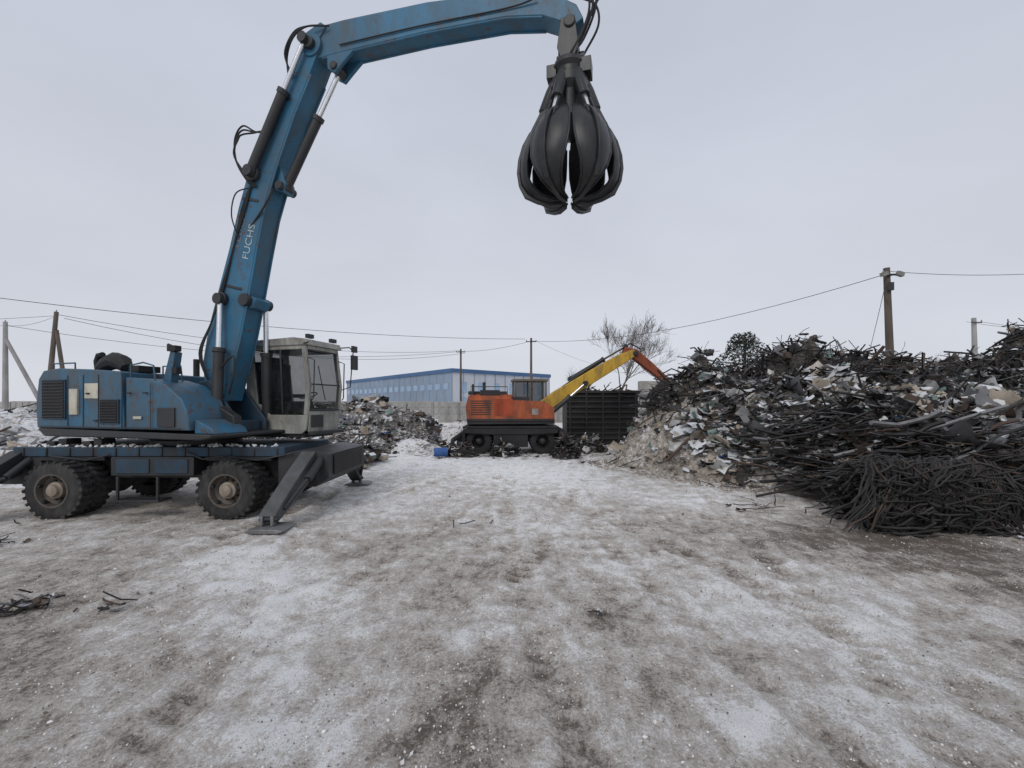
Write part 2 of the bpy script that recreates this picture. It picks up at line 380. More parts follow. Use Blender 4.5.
mb.tube([(-2.68,-.5,2.68),(-2.72,-.5,2.9),(-2.66,-.5,3.02),(-2.55,-.5,3.03)],.06,8,0)
mb.cyl((-1.3,.5,2.6),(-1.3,.5,3.0),.06,0)
mb.bx((-1.2,-.9,2.62),(-.95,-.5,2.74),0)
for pts in ([(-.8,-1.12,2.45),(-.8,-1.12,2.72),(-.5,-1.12,2.76),(-.25,-1.12,2.7),(-.2,-1.12,2.42)],[(-.75,-.6,2.45),(-.75,-.6,2.74),(-.3,-.6,2.74),(-.25,-.6,2.42)],[(-2.9,-1.1,2.65),(-2.9,-1.1,2.8),(-2.3,-1.1,2.8),(-2.3,-1.1,2.65)]):
    mb.tube(pts,.016,6,1)
mb.prism([(-.32,2.4),(-.12,2.4),(-.02,2.95),(-.12,3.0)],-.92,-.78,1)
mb.tube([(-.1,-.85,2.9),(-.14,-.85,3.06),(-.25,-.87,3.1)],.03,8,0); mb.box((-.06,-.9,3.02),(.2,.12,.1),0); mb.box((.0,-.9,2.62),(.12,.10,.12),0)
mb.obj('roof_exhaust_and_rails',[BLACKR,BLUE],H,bevel=.006)
mb=MB(UP)
for y0,y1 in((-.36,-.30),(.28,.34)):
    mb.prism([(-.55,1.5),(-.42,2.1),(-.15,2.45),(.12,2.48),(.35,2.2),(.78,1.72),(.8,1.5)],y0,y1,0)
mb.cyl((0.08,-.40,2.2),(0.08,.38,2.2),.11,1)
mb.bx((-.5,-.28,1.5),(.7,.26,1.7),0)
mb.prism([(.30,1.51),(.3,1.95),(.5,2.0),(.9,1.8),(.95,1.51)],-.55,-.37,1)
mb.obj('boom_foot',[BLUED,BLACK],H,bevel=.015)
cs=[(.06,2.1),(.11,2.7),(.28,3.35),(.49,4.07),(.74,4.95),(.94,5.69),(1.25,6.55),(1.70,7.45),(2.10,8.12),(2.33,8.5)]
ws=[.46,.70,.76,.70,.60,.56,.56,.48,.42,.34]
mb=MB(UP)
mb.prism(ribbon(cs,ws),-.21,.21,0)
mb.prism(ribbon(cs[1:9],[w+.07 for w in ws[1:9]]),.17,.20,0); mb.prism(ribbon(cs[1:9],[w+.07 for w in ws[1:9]]),-.20,-.17,0)
mb.prism(disc_poly(.30,4.05,.12),-.30,-.215,1); mb.prism(disc_poly(.80,4.0,.12),-.26,.30,1)
mb.prism([(.55,4.3),(1.0,4.02),(.92,3.86),(.6,3.8)],-.15,.22,0)
mb.prism([(1.3,6.1),(1.62,5.98),(1.66,6.15),(1.45,6.7)],-.12,.12,0); mb.cyl((1.56,-.2,6.1),(1.56,.2,6.1),.08,1)
mb.prism(disc_poly(1.05,6.35,.14),-.30,-.215,1)
mb.prism(disc_poly(2.33,8.5,.2),-.24,.24,0); mb.cyl((2.33,-.32,8.5),(2.33,.32,8.5),.1,1)
for i in(3,5,7):
    x,z=cs[i]; mb.box((x,-.215,z+.2),(ws[i]*.7,.02,.05),1,Matrix.Rotation(.25,3,'Y'))
mb.obj('main_boom',[BLUEB,BLACK],H,bevel=.02)
def letter(txt,t,z,size,rotdeg,mat):
    cu=bpy.data.curves.new('boom_lettering','FONT'); cu.body=txt; cu.size=size; cu.extrude=.001; cu.materials.append(mat)
    o=bpy.data.objects.new('boom_lettering',cu); scene.collection.objects.link(o)
    a=math.radians(rotdeg)
    L=Matrix(((math.cos(a),-math.sin(a),0),(0,0,-1),(math.sin(a),math.cos(a),0))).to_4x4()
    o.parent=H; o.matrix_parent_inverse=Matrix.Translation(-H.location)
    o.matrix_basis=UP@Matrix.Translation((t,-.2145,z))@L
letter('TEREX',.66,4.95,.25,75,weathered('decal_dim',(.16,.13,.13),(.03,.1,.16),.6,.6,4)); letter('FUCHS',.88,4.75,.22,75,WHITEP)
cs2=[(2.15,8.52),(2.5,8.56),(2.95,8.56),(4.57,8.50),(6.0,8.36),(6.62,8.22),(7.0,7.98),(7.1,7.8)]
ws2=[.42,.56,.55,.48,.38,.36,.30,.24]
mb=MB(UP)
mb.prism(ribbon(cs2,ws2),-.17,.17,0)
mb.prism(ribbon(cs2[1:6],[w+.05 for w in ws2[1:6]]),-.16,-.13,0); mb.prism(ribbon(cs2[1:6],[w+.05 for w in ws2[1:6]]),.13,.16,0)
mb.prism([(2.6,8.4),(2.62,8.05),(2.78,7.95),(2.95,8.1),(3.25,8.35)],-.165,-.10,0); mb.prism([(2.6,8.4),(2.62,8.05),(2.78,7.95),(2.95,8.1),(3.25,8.35)],.10,.165,0)
mb.cyl((2.76,-.2,8.08),(2.76,.2,8.08),.07,1)
mb.cyl((7.0,-.24,7.82),(7.0,.24,7.82),.09,1)
mb.prism([(1.98,8.4),(2.1,8.75),(2.5,8.9),(2.62,8.8),(2.3,8.4)],-.2,.2,0)
mb.obj('dipper_stick',[BLUEB,BLACK],H,bevel=.018)
def ram(mb,a,b,k,r,rr):
    a=Vector(a);b=Vector(b); m_=a+(b-a)*k
    mb.cyl(a,m_,r,0); mb.cyl(m_-(b-a).normalized()*.06,m_+(b-a).normalized()*.02,r*1.22,0); mb.cyl(m_,b,rr,1)
    mb.cyl(a-Vector((0,0,0)),a+(b-a).normalized()*.08,r*1.2,0)
    mb.cyl(b+Vector((0,-.09,0)),b+Vector((0,.09,0)),r*1.1,0); mb.cyl(a+Vector((0,-.09,0)),a+Vector((0,.09,0)),r*1.2,0)
mb=MB(UP)
ram(mb,(.42,-.48,1.6),(.30,-.29,4.03),.60,.095,.05)
ram(mb,(.62,.50,1.6),(.80,.28,4.0),.60,.095,.05)
ram(mb,(1.56,0,6.1),(2.76,0,8.08),.62,.085,.045)
ram(mb,(1.05,-.32,6.35),(2.25,-.30,8.55),.62,.085,.045)
mb.obj('hydraulic_cylinders',[BLACK,CHROME],H)
mb=MB(UP)
def hose(pts,r=.022):
    P_=[Vector(p) for p in pts]; out=[]
    Q=[P_[0]]+P_+[P_[-1]]
    for i in range(len(P_)-1):
        p0,p1,p2,p3=Q[i],Q[i+1],Q[i+2],Q[i+3]
        for k in range(6):
            t=k/6; out.append(.5*((2*p1)+(-p0+p2)*t+(2*p0-5*p1+4*p2-p3)*t*t+(-p0+3*p1-3*p2+p3)*t**3))
    out.append(P_[-1]); mb.tube(out,r,7,0)
for k in range(3):
    hose([(1.0+.05*k,-.24,6.1),(.72,-.3-.03*k,6.55+.05*k),(.68+.04*k,-.32,7.0),(.85,-.3,7.25-.08*k),(1.15,-.27,7.1),(1.35+.05*k,-.25,7.2),(1.8,-.25,7.95)],.016)
    hose([(1.85+.05*k,-.25,8.0),(1.85,-.28-.03*k,8.35),(2.0,-.3,8.65+.04*k),(2.3,-.3,8.78),(2.7,-.22,8.76)],.015)
    hose([(6.3,-.2,8.5-.05*k),(6.7,-.3,8.62+.06*k),(7.15,-.33+.1*k,8.5),(7.3+.05*k,-.2,8.05),(7.2,-.2+.08*k,7.65),(7.0,-.22,7.3)],.018)
    hose([(.0,-.26,2.4),(-.16-.03*k,-.3,3.0),(.05,-.27,3.6),(.24+.03*k,-.24,4.2),(.55,-.235,5.0),(.75+.04*k,-.235,5.7),(1.0,-.24,6.2)],.015)
hose([(.95,-.2,5.4),(1.3,-.25,5.7),(1.5,-.25,6.0)],.018)
hose([(.95,-.24,6.1),(.68,-.3,6.0),(.58,-.3,5.6),(.68,-.24,5.2)],.012)
hose([(7.05,.1,8.45),(7.35,.15,8.3),(7.4,.1,7.9),(7.15,.15,7.5),(7.1,.1,7.2)],.018)
hose([(6.6,-.1,8.4),(7.0,-.1,8.8),(7.35,-.1,8.75),(7.5,-.1,8.35),(7.3,-.15,7.9),(7.12,-.2,7.5)],.02)
hose([(6.6,.1,8.4),(6.9,.1,8.7),(7.2,.1,8.8),(7.42,.1,8.5),(7.3,.1,8.1)],.02)
hose([(2.9,-.19,8.4),(4.5,-.19,8.36),(6.0,-.19,8.28),(6.5,-.22,8.3)],.012)
hose([(.8,-.55,2.2),(.95,-.6,2.5),(.85,-.5,2.9),(.5,-.45,2.7)],.018)
mb.obj('hydraulic_hoses',[BLACKR],H)
# grab : six wide orange-peel tines, partly open
mb=MB(UP@Matrix.Translation((6.97,0,.51))@Matrix.Diagonal((.96,.96,.94,1)))
mb.prism([(-.11,7.86),(.11,7.86),(.17,7.4),(.1,7.2),(-.1,7.2),(-.17,7.4)],-.22,-.17,0); mb.prism([(-.11,7.86),(.11,7.86),(.17,7.4),(.1,7.2),(-.1,7.2),(-.17,7.4)],.17,.22,0)
mb.bx((-.16,-.165,7.2),(.16,.165,7.5),0)
mb.cyl((-.2,0,7.3),(.24,0,7.3),.1,0)
mb.lathe([(.20,7.28),(.25,7.24),(.27,7.16),(.22,7.10),(.22,6.98),(.30,6.95),(.32,6.80),(.24,6.70),(.22,6.4),(.30,6.34),(.40,6.28),(.40,6.18),(.28,6.14),(.10,6.10),(.01,6.10)],(0,0,0),(0,0,1),28,0)
mb.bx((.18,-.15,6.98),(.36,.12,7.22),0)
mb.bx((-.36,-.12,7.0),(-.2,.12,7.22),0)
prof=[(.30,6.36),(.46,6.28),(.61,6.12),(.72,5.92),(.79,5.68),(.81,5.46),(.78,5.26),(.68,5.10),(.52,5.00),(.32,4.94),(.12,4.95)]
ha=[.32,.42,.47,.48,.47,.42,.34,.28,.24,.22,.22]
NT=6
for k in range(NT):
    a0=2*math.pi*k/NT-1.42+math.pi/6+.04; Kc=8; vs=[];fs2=[]
    for layer in(0,1):
        for i,(r,z) in enumerate(prof):
            dr=r-(.03 if layer else 0)
            dz=(.035 if layer and i>6 else 0)
            for j in range(Kc+1):
                q=(j/Kc*2-1); aa=a0+ha[i]*q
                bulge=1-.08*q*q
                vs.append((dr*bulge*math.cos(aa),dr*bulge*math.sin(aa),z+dz+ (.04*q*q)))
    n=len(prof)*(Kc+1); W=Kc+1
    for i in range(len(prof)-1):
        for j in range(Kc):
            q=(i*W+j,i*W+j+1,(i+1)*W+j+1,(i+1)*W+j); fs2.append(q); fs2.append(tuple(x+n for x in q[::-1]))
        fs2.append((i*W,(i+1)*W,(i+1)*W+n,i*W+n)); fs2.append((i*W+Kc,(i+1)*W+Kc,(i+1)*W+Kc+n,i*W+Kc+n))
    l=(len(prof)-1)*W
    for j in range(Kc): fs2.append((l+j,l+j+1,l+j+1+n,l+j+n)); fs2.append((j,j+1,j+1+n,j+n))
    mb.add(vs,fs2,0)
    ca,sa=math.cos(a0),math.sin(a0)
    for q in(-1,1):
        mb.tube([((r*.92)*math.cos(a0+h_*q),(r*.92)*math.sin(a0+h_*q),z+.03) for (r,z),h_ in list(zip(prof,ha))[2:]],.02,6,0)
    tx=Vector((-sa,ca,0))
    rp=prof[1:]; vs=[];fs2=[]
    for (r,z) in rp:
        for w in(-.035,.035):
            for e in(0,.05):
                zz=z - (e*.9 if z<5.2 else 0); rr=r+(e if z>=5.05 else e*.2)
                vs.append(Vector((ca*rr,sa*rr,zz))+tx*w)
    for i in range(len(rp)-1):
        o=i*4; fs2+=[(o,o+1,o+5,o+4),(o+2,o+3,o+7,o+6),(o,o+2,o+6,o+4),(o+1,o+3,o+7,o+5)]
    fs2+=[(0,1,3,2),(len(rp)*4-4,len(rp)*4-3,len(rp)*4-1,len(rp)*4-2)]
    mb.add(vs,fs2,0)
    for s_ in(-.07,.07):
        vs=[Vector((ca*r,sa*r,z))+tx*(s_+e) for e in(-.015,.015) for r,z in((.28,6.34),(.34,6.50),(.48,6.42),(.66,6.06),(.6,5.92),(.4,6.12))]
        mb.add(vs,[tuple(range(6)),tuple(range(11,5,-1))]+[(i,(i+1)%6,(i+1)%6+6,i+6) for i in range(6)],0)
    mb.tube([(ca*.22,sa*.22,6.98),(ca*.30,sa*.30,6.76),(ca*.42,sa*.42,6.46)],[.08,.10,.09],10,0); mb.cyl((ca*.42,sa*.42,6.46),(ca*.54,sa*.54,6.16),.04,1,10)
    b_=Vector((ca*.55,sa*.55,6.16)); mb.cyl(b_-tx*.11,b_+tx*.11,.05,0,10)
mb.obj('orange_peel_grab',[GRAB,CHROME],H,bevel=.006)
# cab
mb=MB(UP)
v0,v1=.42,1.42
t0,t1=.16,1.66
low=[(t0,1.42),(t0,2.02),(t0+.35,2.02),(t0+.6,1.80),(t1+.02,1.80),(t1-.02,1.5),(t1-.12,1.42)]
mb.prism(low,v0,v0+.05,0); mb.prism(low,v1-.05,v1,0)
for a_,b_ in((v0,v0+.06),(v1-.06,v1)):
    mb.prism([(t0,2.02),(t0,3.2),(t0+.14,3.2),(t0+.30,2.02)],a_,b_,0)
    mb.prism([(t1-.07,1.80),(t1-.02,2.4),(t1-.13,3.2),(t1-.03,3.2),(t1+.08,2.4),(t1+.02,1.80)],a_,b_,0)
    mb.prism([(t0+.13,3.12),(t1-.12,3.12),(t1-.12,3.2),(t0+.13,3.2)],a_,b_,0)
mb.prism([(t0-.04,3.2),(t0,3.32),(t1-.3,3.36),(t1+.0,3.32),(t1+.05,3.2)],v0-.03,v1+.03,0)
mb.bx((t1-.03,v0+.06,1.46),(t1+.02,v1-.06,1.88),0)
mb.bx((t1-.05,v0+.06,3.12),(t1-.0,v1-.06,3.2),0)
mb.bx((t0,v0+.06,1.42),(t0+.05,v1-.06,2.3),0)
mb.bx((t0,v0+.05,1.34),(t1-.1,v1-.05,1.44),1)
mb.bx((t1+.015,v0+.1,1.55),(t1+.04,v0+.45,1.8),1)
mb.bx((t1+.02,v0+.02,1.40),(t1+.14,v1-.02,1.47),1)
for z0,z1,tt in((1.88,1.92,t1+.03),(3.09,3.12,t1+.0)): mb.bx((tt-.02,v0+.06,z0),(tt+.012,v1-.06,z1),1)
mb.prism([(t0+.9,1.83),(t0+.94,1.83),(t0+.88,3.12),(t0+.84,3.12)],v0-.006,v0+.02,1)
mb.box((t1+.05,v0+.5,2.42),(.02,.9,.03),1)
mb.obj('cab_shell',[CABW,BLACK],H,bevel=.015)
mb=MB(UP)
side=[(t0+.28,2.02),(t0+.14,3.12),(t1-.13,3.12),(t1-.03,2.4),(t1-.06,1.80),(t0+.6,1.80),(t0+.35,2.02)]
for vv in(v0+.025,v1-.025): mb.add([(p[0],vv,p[1]) for p in side],[tuple(range(7))],0)
mb.add([(t1+.0,v0+.06,1.92),(t1+.05,v0+.06,2.4),(t1-.04,v0+.06,3.09),(t1+.0,v1-.06,1.92),(t1+.05,v1-.06,2.4),(t1-.04,v1-.06,3.09)],[(0,1,4,3),(1,2,5,4)],0)
mb.add([(t0+.02,v0+.06,2.3),(t0+.02,v1-.06,2.3),(t0+.02,v1-.06,3.15),(t0+.02,v0+.06,3.15)],[(0,1,2,3)],0)
mb.obj('cab_glass',[GLASS],H,smooth=False,recalc=False)
mb=MB(UP)
mb.box((.75,.92,2.0),(.55,.5,.16),0); mb.box((.5,.92,2.42),(.16,.48,.8),0,Matrix.Rotation(-.15,3,'Y')); mb.box((.45,.92,2.92),(.1,.28,.2),0)
mb.box((.75,.92,1.7),(.4,.4,.45),0); mb.tube([(1.5,.92,1.6),(1.3,.92,2.15)],.04,8,0)
mb.lathe([(.17,-.015),(.19,0),(.17,.015),(.155,0)],(1.28,.92,2.2),(-.4,0,1),20,0,closed=True)
for vv in(.62,1.22): mb.box((.85,vv,2.2),(.4,.1,.08),0); mb.cyl((1.0,vv,2.22),(1.02,vv,2.4),.025,0,8)
mb.bx((t0+.06,v0+.08,1.46),(t1-.08,v1-.08,1.52),0); mb.bx((t0+.06,v0+.08,3.14),(t1-.15,v1-.08,3.19),0)
mb.bx((t0+.06,v0+.1,1.6),(t0+.3,v1-.1,2.9),0)
mb.obj('cab_interior',[BLACKR],H,bevel=.02)
mb=MB(UP)
mb.tube([(t1-.1,v1,3.25),(t1+.15,v1+.15,3.28),(t1+.2,v1+.22,3.2)],.014,6,0)
mb.tube([(t1-.05,v1+.02,2.3),(t1+.15,v1+.18,2.4),(t1+.2,v1+.22,3.2)],.014,6,0)
mb.box((t1+.2,v1+.26,2.95),(.05,.2,.32),0); mb.box((t1+.2,v1+.26,3.25),(.05,.16,.14),0)
mb.tube([(t1-.1,v0,3.22),(t1+.12,v0-.08,3.24)],.014,6,0)
for vv in(v0+.15,v1-.15): mb.box((t1-.05,vv,3.39),(.08,.16,.08),0)
mb.tube([(t1+.06,.9,2.1),(t1+.08,.75,2.5),(t1+.05,.7,2.8)],.01,5,0)
for vv in(v0+.04,v1-.04): mb.tube([(t1+.1,vv,2.1),(t1+.14,vv,2.15),(t1+.16,vv,2.9),(t1+.02,vv,2.95)],.012,6,0)
mb.obj('cab_mirrors_and_lamps',[BLACK,CABW],H)

# ------------------------------------------------------------------ second excavator
H2=empty('orange_excavator',(0,19.2,0))
mb=MB()
for x in(-1.35,1.25):
    for y in(18.1,20.2): wheel(mb,x,y,.52,.52,.4,-1)
mb.obj('wheels',[BLACKR,BLACKR,BLACKR,BLACK],H2)
mb=MB()
mb.bx((-1.9,18.5,.55),(1.9,19.9,1.05),0); mb.prism([(1.9,.25),(1.9,1.1),(2.15,1.0),(2.3,.1),(2.1,.1)],17.9,20.4,0)
mb.prism([(-1.9,.3),(-1.9,1.0),(-2.2,.8),(-2.3,.15),(-2.1,.15)],17.9,20.4,0)
mb.lathe([(.7,1.05),(.7,1.35)],(0,19.2,0),(0,0,1),24,0)
mb.bx((-.75,17.8,.3),(.65,18.4,1.0),0); mb.bx((-2.0,17.75,1.06),(1.9,20.6,1.14),0); mb.bx((-2.3,18.0,.12),(-1.95,20.3,.3),0)
mb.prism([(-2.0,1.055),(-1.9,.85),(-.75,.8),(.65,.8),(1.85,.85),(1.9,1.055)],17.76,17.80,0)
for s_ in(-1,1):
    mb.tube([(s_*1.95,18.2,.9),(s_*2.35,17.5,.6),(s_*2.4,17.3,.12)],.1,6,0); mb.box((s_*2.4,17.3,.07),(.5,.4,.07),0)
mb.obj('undercarriage',[BLACKR],H2,bevel=.03)
Q=Matrix.Translation((0,19.2,0))@Matrix.Rotation(math.radians(6),4,'Z')
mb=MB(Q)
mb.prism([(-1.95,1.35),(-2.02,1.9),(-1.9,2.30),(-1.6,2.38),(-.2,2.38),(-.1,2.2),(1.2,2.15),(1.6,1.9),(1.65,1.35)],-1.25,-.2,0)
mb.prism([(-1.95,1.35),(-2.02,1.9),(-1.9,2.40),(-1.6,2.45),(.0,2.45),(.05,1.35)],-.2,1.2,0)
mb.bx((-1.95,-1.2,1.22),(1.65,1.2,1.345),1)
for k in range(7): mb.bx((-1.8,-1.262,1.6+k*.09),(-1.0,-1.245,1.64+k*.09),1)
mb.bx((-.85,-1.26,1.55),(-.1,-1.245,2.25),2); mb.bx((.7,-1.26,1.6),(.95,-1.245,1.85),3)
mb.bx((-1.98,-1.27,1.36),(1.6,-1.24,1.44),1)
mb.bx((-1.4,-.9,2.39),(-.6,-.2,2.62),1); mb.cyl((-1.2,.3,2.45),(-1.2,.3,3.0),.07,1); mb.cyl((-1.7,.0,2.45),(-1.7,.0,2.9),.05,1)
mb.bx((-.08,-1.1,2.2),(.6,-.4,2.34),1); mb.bx((-1.9,.2,2.46),(-.2,1.0,2.6),1)
mb.tube([(-1.8,-1.1,2.35),(-1.8,-1.1,2.75),(-.3,-1.1,2.75),(-.3,-1.1,2.35)],.02,5,1)
mb.obj('engine_housing',[ORANGE,BLACK,weathered('orange_dark',(.3,.045,.012),(.06,.03,.02),.5,.6,1.5),CABW],H2,bevel=.03)
mb=MB(Q)
mb.bx((.12,.25,1.4),(1.6,1.2,2.1),0)
for t in(.17,.85,1.55):
    for v in(.28,1.17): mb.bx((t-.04,v-.03,2.1),(t+.04,v+.03,3.05),0)
mb.bx((.07,.2,3.05),(1.65,1.25,3.16),0); mb.bx((.22,.32,2.1),(1.5,1.13,3.04),1)
mb.obj('cab',[weathered('cab_dirty',(.12,.10,.08),(.06,.05,.04),.5,.6,1.5),GLASS],H2,bevel=.02)
mb=MB(Q)
b2=[(1.1,1.75),(2.0,2.35),(3.6,3.3),(4.9,4.05),(5.5,4.35)]
mb.prism(ribbon(b2,[.5,.58,.56,.46,.3]),-.22,.2,0)
mb.obj('main_boom',[YELLOW],H2,bevel=.03)
mb=MB(Q)
mb.prism(ribbon([(5.0,4.45),(5.5,4.3),(6.2,3.75),(7.0,3.1)],[.3,.42,.38,.28]),-.17,.16,0)
mb.cyl((5.5,-.3,4.3),(5.5,.28,4.3),.12,1)
mb.obj('dipper_stick',[weathered('orange_stick',(.22,.05,.02),(.05,.03,.02),.5,.6,1.2,rust=.2),BLACK],H2,bevel=.03)
mb=MB(Q)
ram(mb,(1.5,-.3,1.5),(3.2,-.28,2.95),.6,.1,.05); ram(mb,(2.6,0,3.15),(5.1,0,4.62),.6,.1,.05)
mb.tube([(2.2,-.1,2.8),(3.5,-.1,3.7),(4.8,-.1,4.45),(5.3,-.1,4.75),(5.8,-.1,4.5)],.03,6,0)
mb.obj('rams_and_hoses',[BLACK,CHROME],H2)
mb=MB(Q)
mb.tube([(7.0,0,3.15),(7.05,0,2.75)],.13,8,0); mb.lathe([(.2,2.8),(.3,2.7),(.28,2.45),(.2,2.3)],(7.05,0,0),(0,0,1),12,0)
for k in range(5):
    a=k*1.2566; ca,sa=math.cos(a),math.sin(a)
    mb.tube([(7.05+ca*r,sa*r,z) for r,z in((.2,2.4),(.6,2.25),(.75,1.9),(.6,1.5),(.25,1.25))],[.12,.16,.2,.15,.04],6,0)
mb.obj('orange_peel_grab',[BLACK],H2)

# ------------------------------------------------------------------ scrap helpers
def rod(mb,p,L,r,mi,bend=.5,tilt=.35,seg=4,zmin=.02,sides=5,az=None,azs=.5):
    p=Vector(p); a=U(0,6.283) if az is None else random.gauss(az,azs); e=random.gauss(0,tilt); d=Vector((math.cos(a)*math.cos(e),math.sin(a)*math.cos(e),math.sin(e)))
    pts=[p-d*L/2]
    for i in range(seg):
        d=(d+Vector((random.gauss(0,1),random.gauss(0,1),random.gauss(0,.7)))*bend/seg).normalized()
        q=pts[-1]+d*(L/seg)
        if q.z<zmin: q.z=zmin+R()*.05
        pts.append(q)
    mb.tube(pts,r,sides,mi,flat=U(.5,1))
def sheet(mb,p,s,mi,tl=1.0):
    p=Vector(p); rot=Matrix.Rotation(U(0,6.28),3,'Z')@Matrix.Rotation(random.gauss(0,.55*tl),3,'X')@Matrix.Rotation(random.gauss(0,.4*tl),3,'Y')
    w=s*U(.4,1); h=s*U(.15,.7); n=4; c=U(-.8,.8); vs=[]; tw=U(-.5,.5)
    for i in range(n+1):
        for j in range(4):
            x=(i/n-.5)*w; y=(j/3-.5)*h
            vs.append(p+rot@Vector((x+U(-.08,.08)*s,y+U(-.08,.08)*s,c*x*x/s*2+tw*x*y/s*2+U(-.08,.08)*s)))
    mb.add(vs,[(i*4+j,i*4+j+1,(i+1)*4+j+1,(i+1)*4+j) for i in range(n) for j in range(3)],mi)
def lump(mb,p,s,mi):
    mb.box(p,(s*U(.5,1.2),s*U(.4,1),s*U(.2,.8)),mi,Matrix.Rotation(U(0,6.28),3,'Z')@Matrix.Rotation(U(-.7,.7),3,'X')@Matrix.Rotation(U(-.5,.5),3,'Y'))
PM=[STEELD,STEELG,RUST,SHW,SHT,SHB,SHBL]

def pile_core_mat(name,a,b_,snowk):
    m,nt,b=new_mat(name); P=geo_pos(nt)
    n1=noise_node(nt,1.3,8,.7,P,.4); n2=noise_node(nt,9,6,.75,P)
    s=mathn(nt,'ADD',n1,mathn(nt,'MULTIPLY',mathn(nt,'SUBTRACT',n2,.5),1.2))
    c=ramp(nt,s,[(.3,a),(.55-snowk*.15,b_),(.72-snowk*.25,(b_[0]*1.4,b_[1]*1.4,b_[2]*1.4)),(.80-snowk*.27,(.74,.75,.77))])
    nt.links.new(c,b.inputs['Base Color']); b.inputs['Roughness'].default_value=.9
    bump(nt,b,n2,1,.06); return m
COREB=pile_core_mat('pile_core_dark',(.03,.027,.024),(.085,.076,.066),.1)
CORED=pile_core_mat('pile_core_dirt',(.16,.135,.11),(.35,.31,.265),.5)
CORES=pile_core_mat('pile_core_snow',(.16,.15,.14),(.46,.45,.44),1.0)
COREG=pile_core_mat('pile_core_grey',(.05,.046,.042),(.16,.15,.14),.6)

# ---- right pile
line=[(5.4,23),(4.2,17.5),(3.35,14.4),(4.5,12.7),(5.6,11.2),(6.4,9.2),(7.4,8.0),(9.2,7.0),(26,5.6)]
def dline(x,y):
    best=1e9; sign=1
    for (ax,ay),(bx_,by) in zip(line[:-1],line[1:]):
        dx,dy=bx_-ax,by-ay; t=max(0,min(1,((x-ax)*dx+(y-ay)*dy)/(dx*dx+dy*dy)))
        qx,qy=ax+dx*t,ay+dy*t; d=math.hypot(x-qx,y-qy)
        if d<best: best=d; sign=1 if (dx*(y-qy)-dy*(x-qx))>0 else -1
    return best*sign
def lerp_tab(x,tab):
    if x<=tab[0][0]: return tab[0][1]
    for (a,b_),(c,d) in zip(tab[:-1],tab[1:]):
        if x<=c: return b_+(d-b_)*(x-a)/(c-a)
    return tab[-1][1]
ridge=[(3,2.4),(4.6,3.4),(5.4,3.9),(6.5,4.1),(7.6,4.1),(8.6,4.6),(9.5,4.9),(10.6,4.2),(12,3.1),(13.5,3.05),(15,2.9),(16.5,3.3),(18,3.8),(20,4.0),(24,4.0)]
def HP(x,y):
    d=dline(x,y)
    if d<=0: return -1
    w=lerp_tab(x,[(3,1.9),(5,2.3),(6.5,4.0),(9,7.0),(14,8.5),(24,8.5)])
    t=min(1,d/w); h=lerp_tab(x,ridge)*(t**.85)*(1-.12*math.sin(t*3.14))
    if y>17.5: h*=max(0,1-(y-17.5)/4.5)
    h*= .95+.36*FR(x*.55,y*.55,3.1); h+=.42*FR(x*1.7,y*1.7,8)*min(1,t*3)
    return h
mb=MB(); st=.16; X0,Y0=2.8,5.4; nxp=int(22/st); nyp=int(17/st); hv={}
for j in range(nyp):
    for i in range(nxp):
        x=X0+i*st;y=Y0+j*st; hv[(i,j)]=HP(x,y)
vs=[];idx={}
for (i,j),h in hv.items(): idx[(i,j)]=len(vs); vs.append((X0+i*st,Y0+j*st,max(h-.05,-.08)))
fs2=[];mi=[]
# a tipped load of light sheet metal and plastics lies over the middle of the slope
def light_at(x,y,h=None):
    if h is None: h=HP(x,y)
    band=math.exp(-((h-2.05)/.62)**2) if x>6 else 0
    v=1.15*band*(1 if x<13 else .7)+1.0*math.exp(-((x-5.6)**2/1.0+(y-12.3)**2/2))
    return max(0,min(1.2,v*(.62+1.5*FR(x*.8,y*.8,40))))
for j in range(nyp-1):
    for i in range(nxp-1):
        if max(hv[(i,j)],hv[(i+1,j)],hv[(i,j+1)],hv[(i+1,j+1)])>0:
            fs2.append((idx[(i,j)],idx[(i+1,j)],idx[(i+1,j+1)],idx[(i,j+1)]))
            x=X0+i*st;y=Y0+j*st; dirt=(x+FR(x,y)*1.0<5.9 and hv[(i,j)]<1.6+.5*FR(x*2,y*2)) or light_at(x,y,hv[(i,j)])>.5
            mi.append(1 if dirt else 0)
mb.v=vs; mb.f=fs2; mb.m=mi
cnt=0; tries=0
while cnt<7600 and tries<100000:
    tries+=1
    y=U(5.9,18.5); x=U(3,min(23,1.32*y+1.5))
    h=HP(x,y)
    if h<.05: continue
    if 5.5<x<8.0 and y<8.4: continue
    lowleft = x<6.2 and h<1.7
    if lowleft and R()<.90: continue
    if R()<light_at(x,y,h)*1.15: continue
    if FR(x*.9,y*.9,33)<-.2 and R()<.5: continue
    cnt+=1
    front=h<1.6 and x>5.5
    q=R(); L=U(.25,1.1) if q<.83 else U(1.0,2.2)
    if front: L*=1.5
    up=U(-.08,.2)
    rr=U(.008,.018) if R()<.6 else U(.018,.05)
    rod(mb,(x,y,h+up),L,rr,2 if R()<.75 else (3 if R()<.5 else 4),bend=U(.2,1.3),tilt=.14 if front else .42,seg=5,az=(.1 if front else None),azs=.45)
for i in range(320):
    x=U(4.5,20); y=U(14.5,17); h=HP(x,y); a=U(0,6.28)
    if h<1: continue
    d=Vector((math.cos(a)*.9,math.sin(a)*.9,U(.1,.8))).normalized(); L=U(.3,.9); p=Vector((x,y,h))
    mb.tube([p,p+d*L*.5,p+d*L+Vector((U(-.2,.2),0,U(-.35,.05)))],U(.008,.025),5,2)
cnt=0
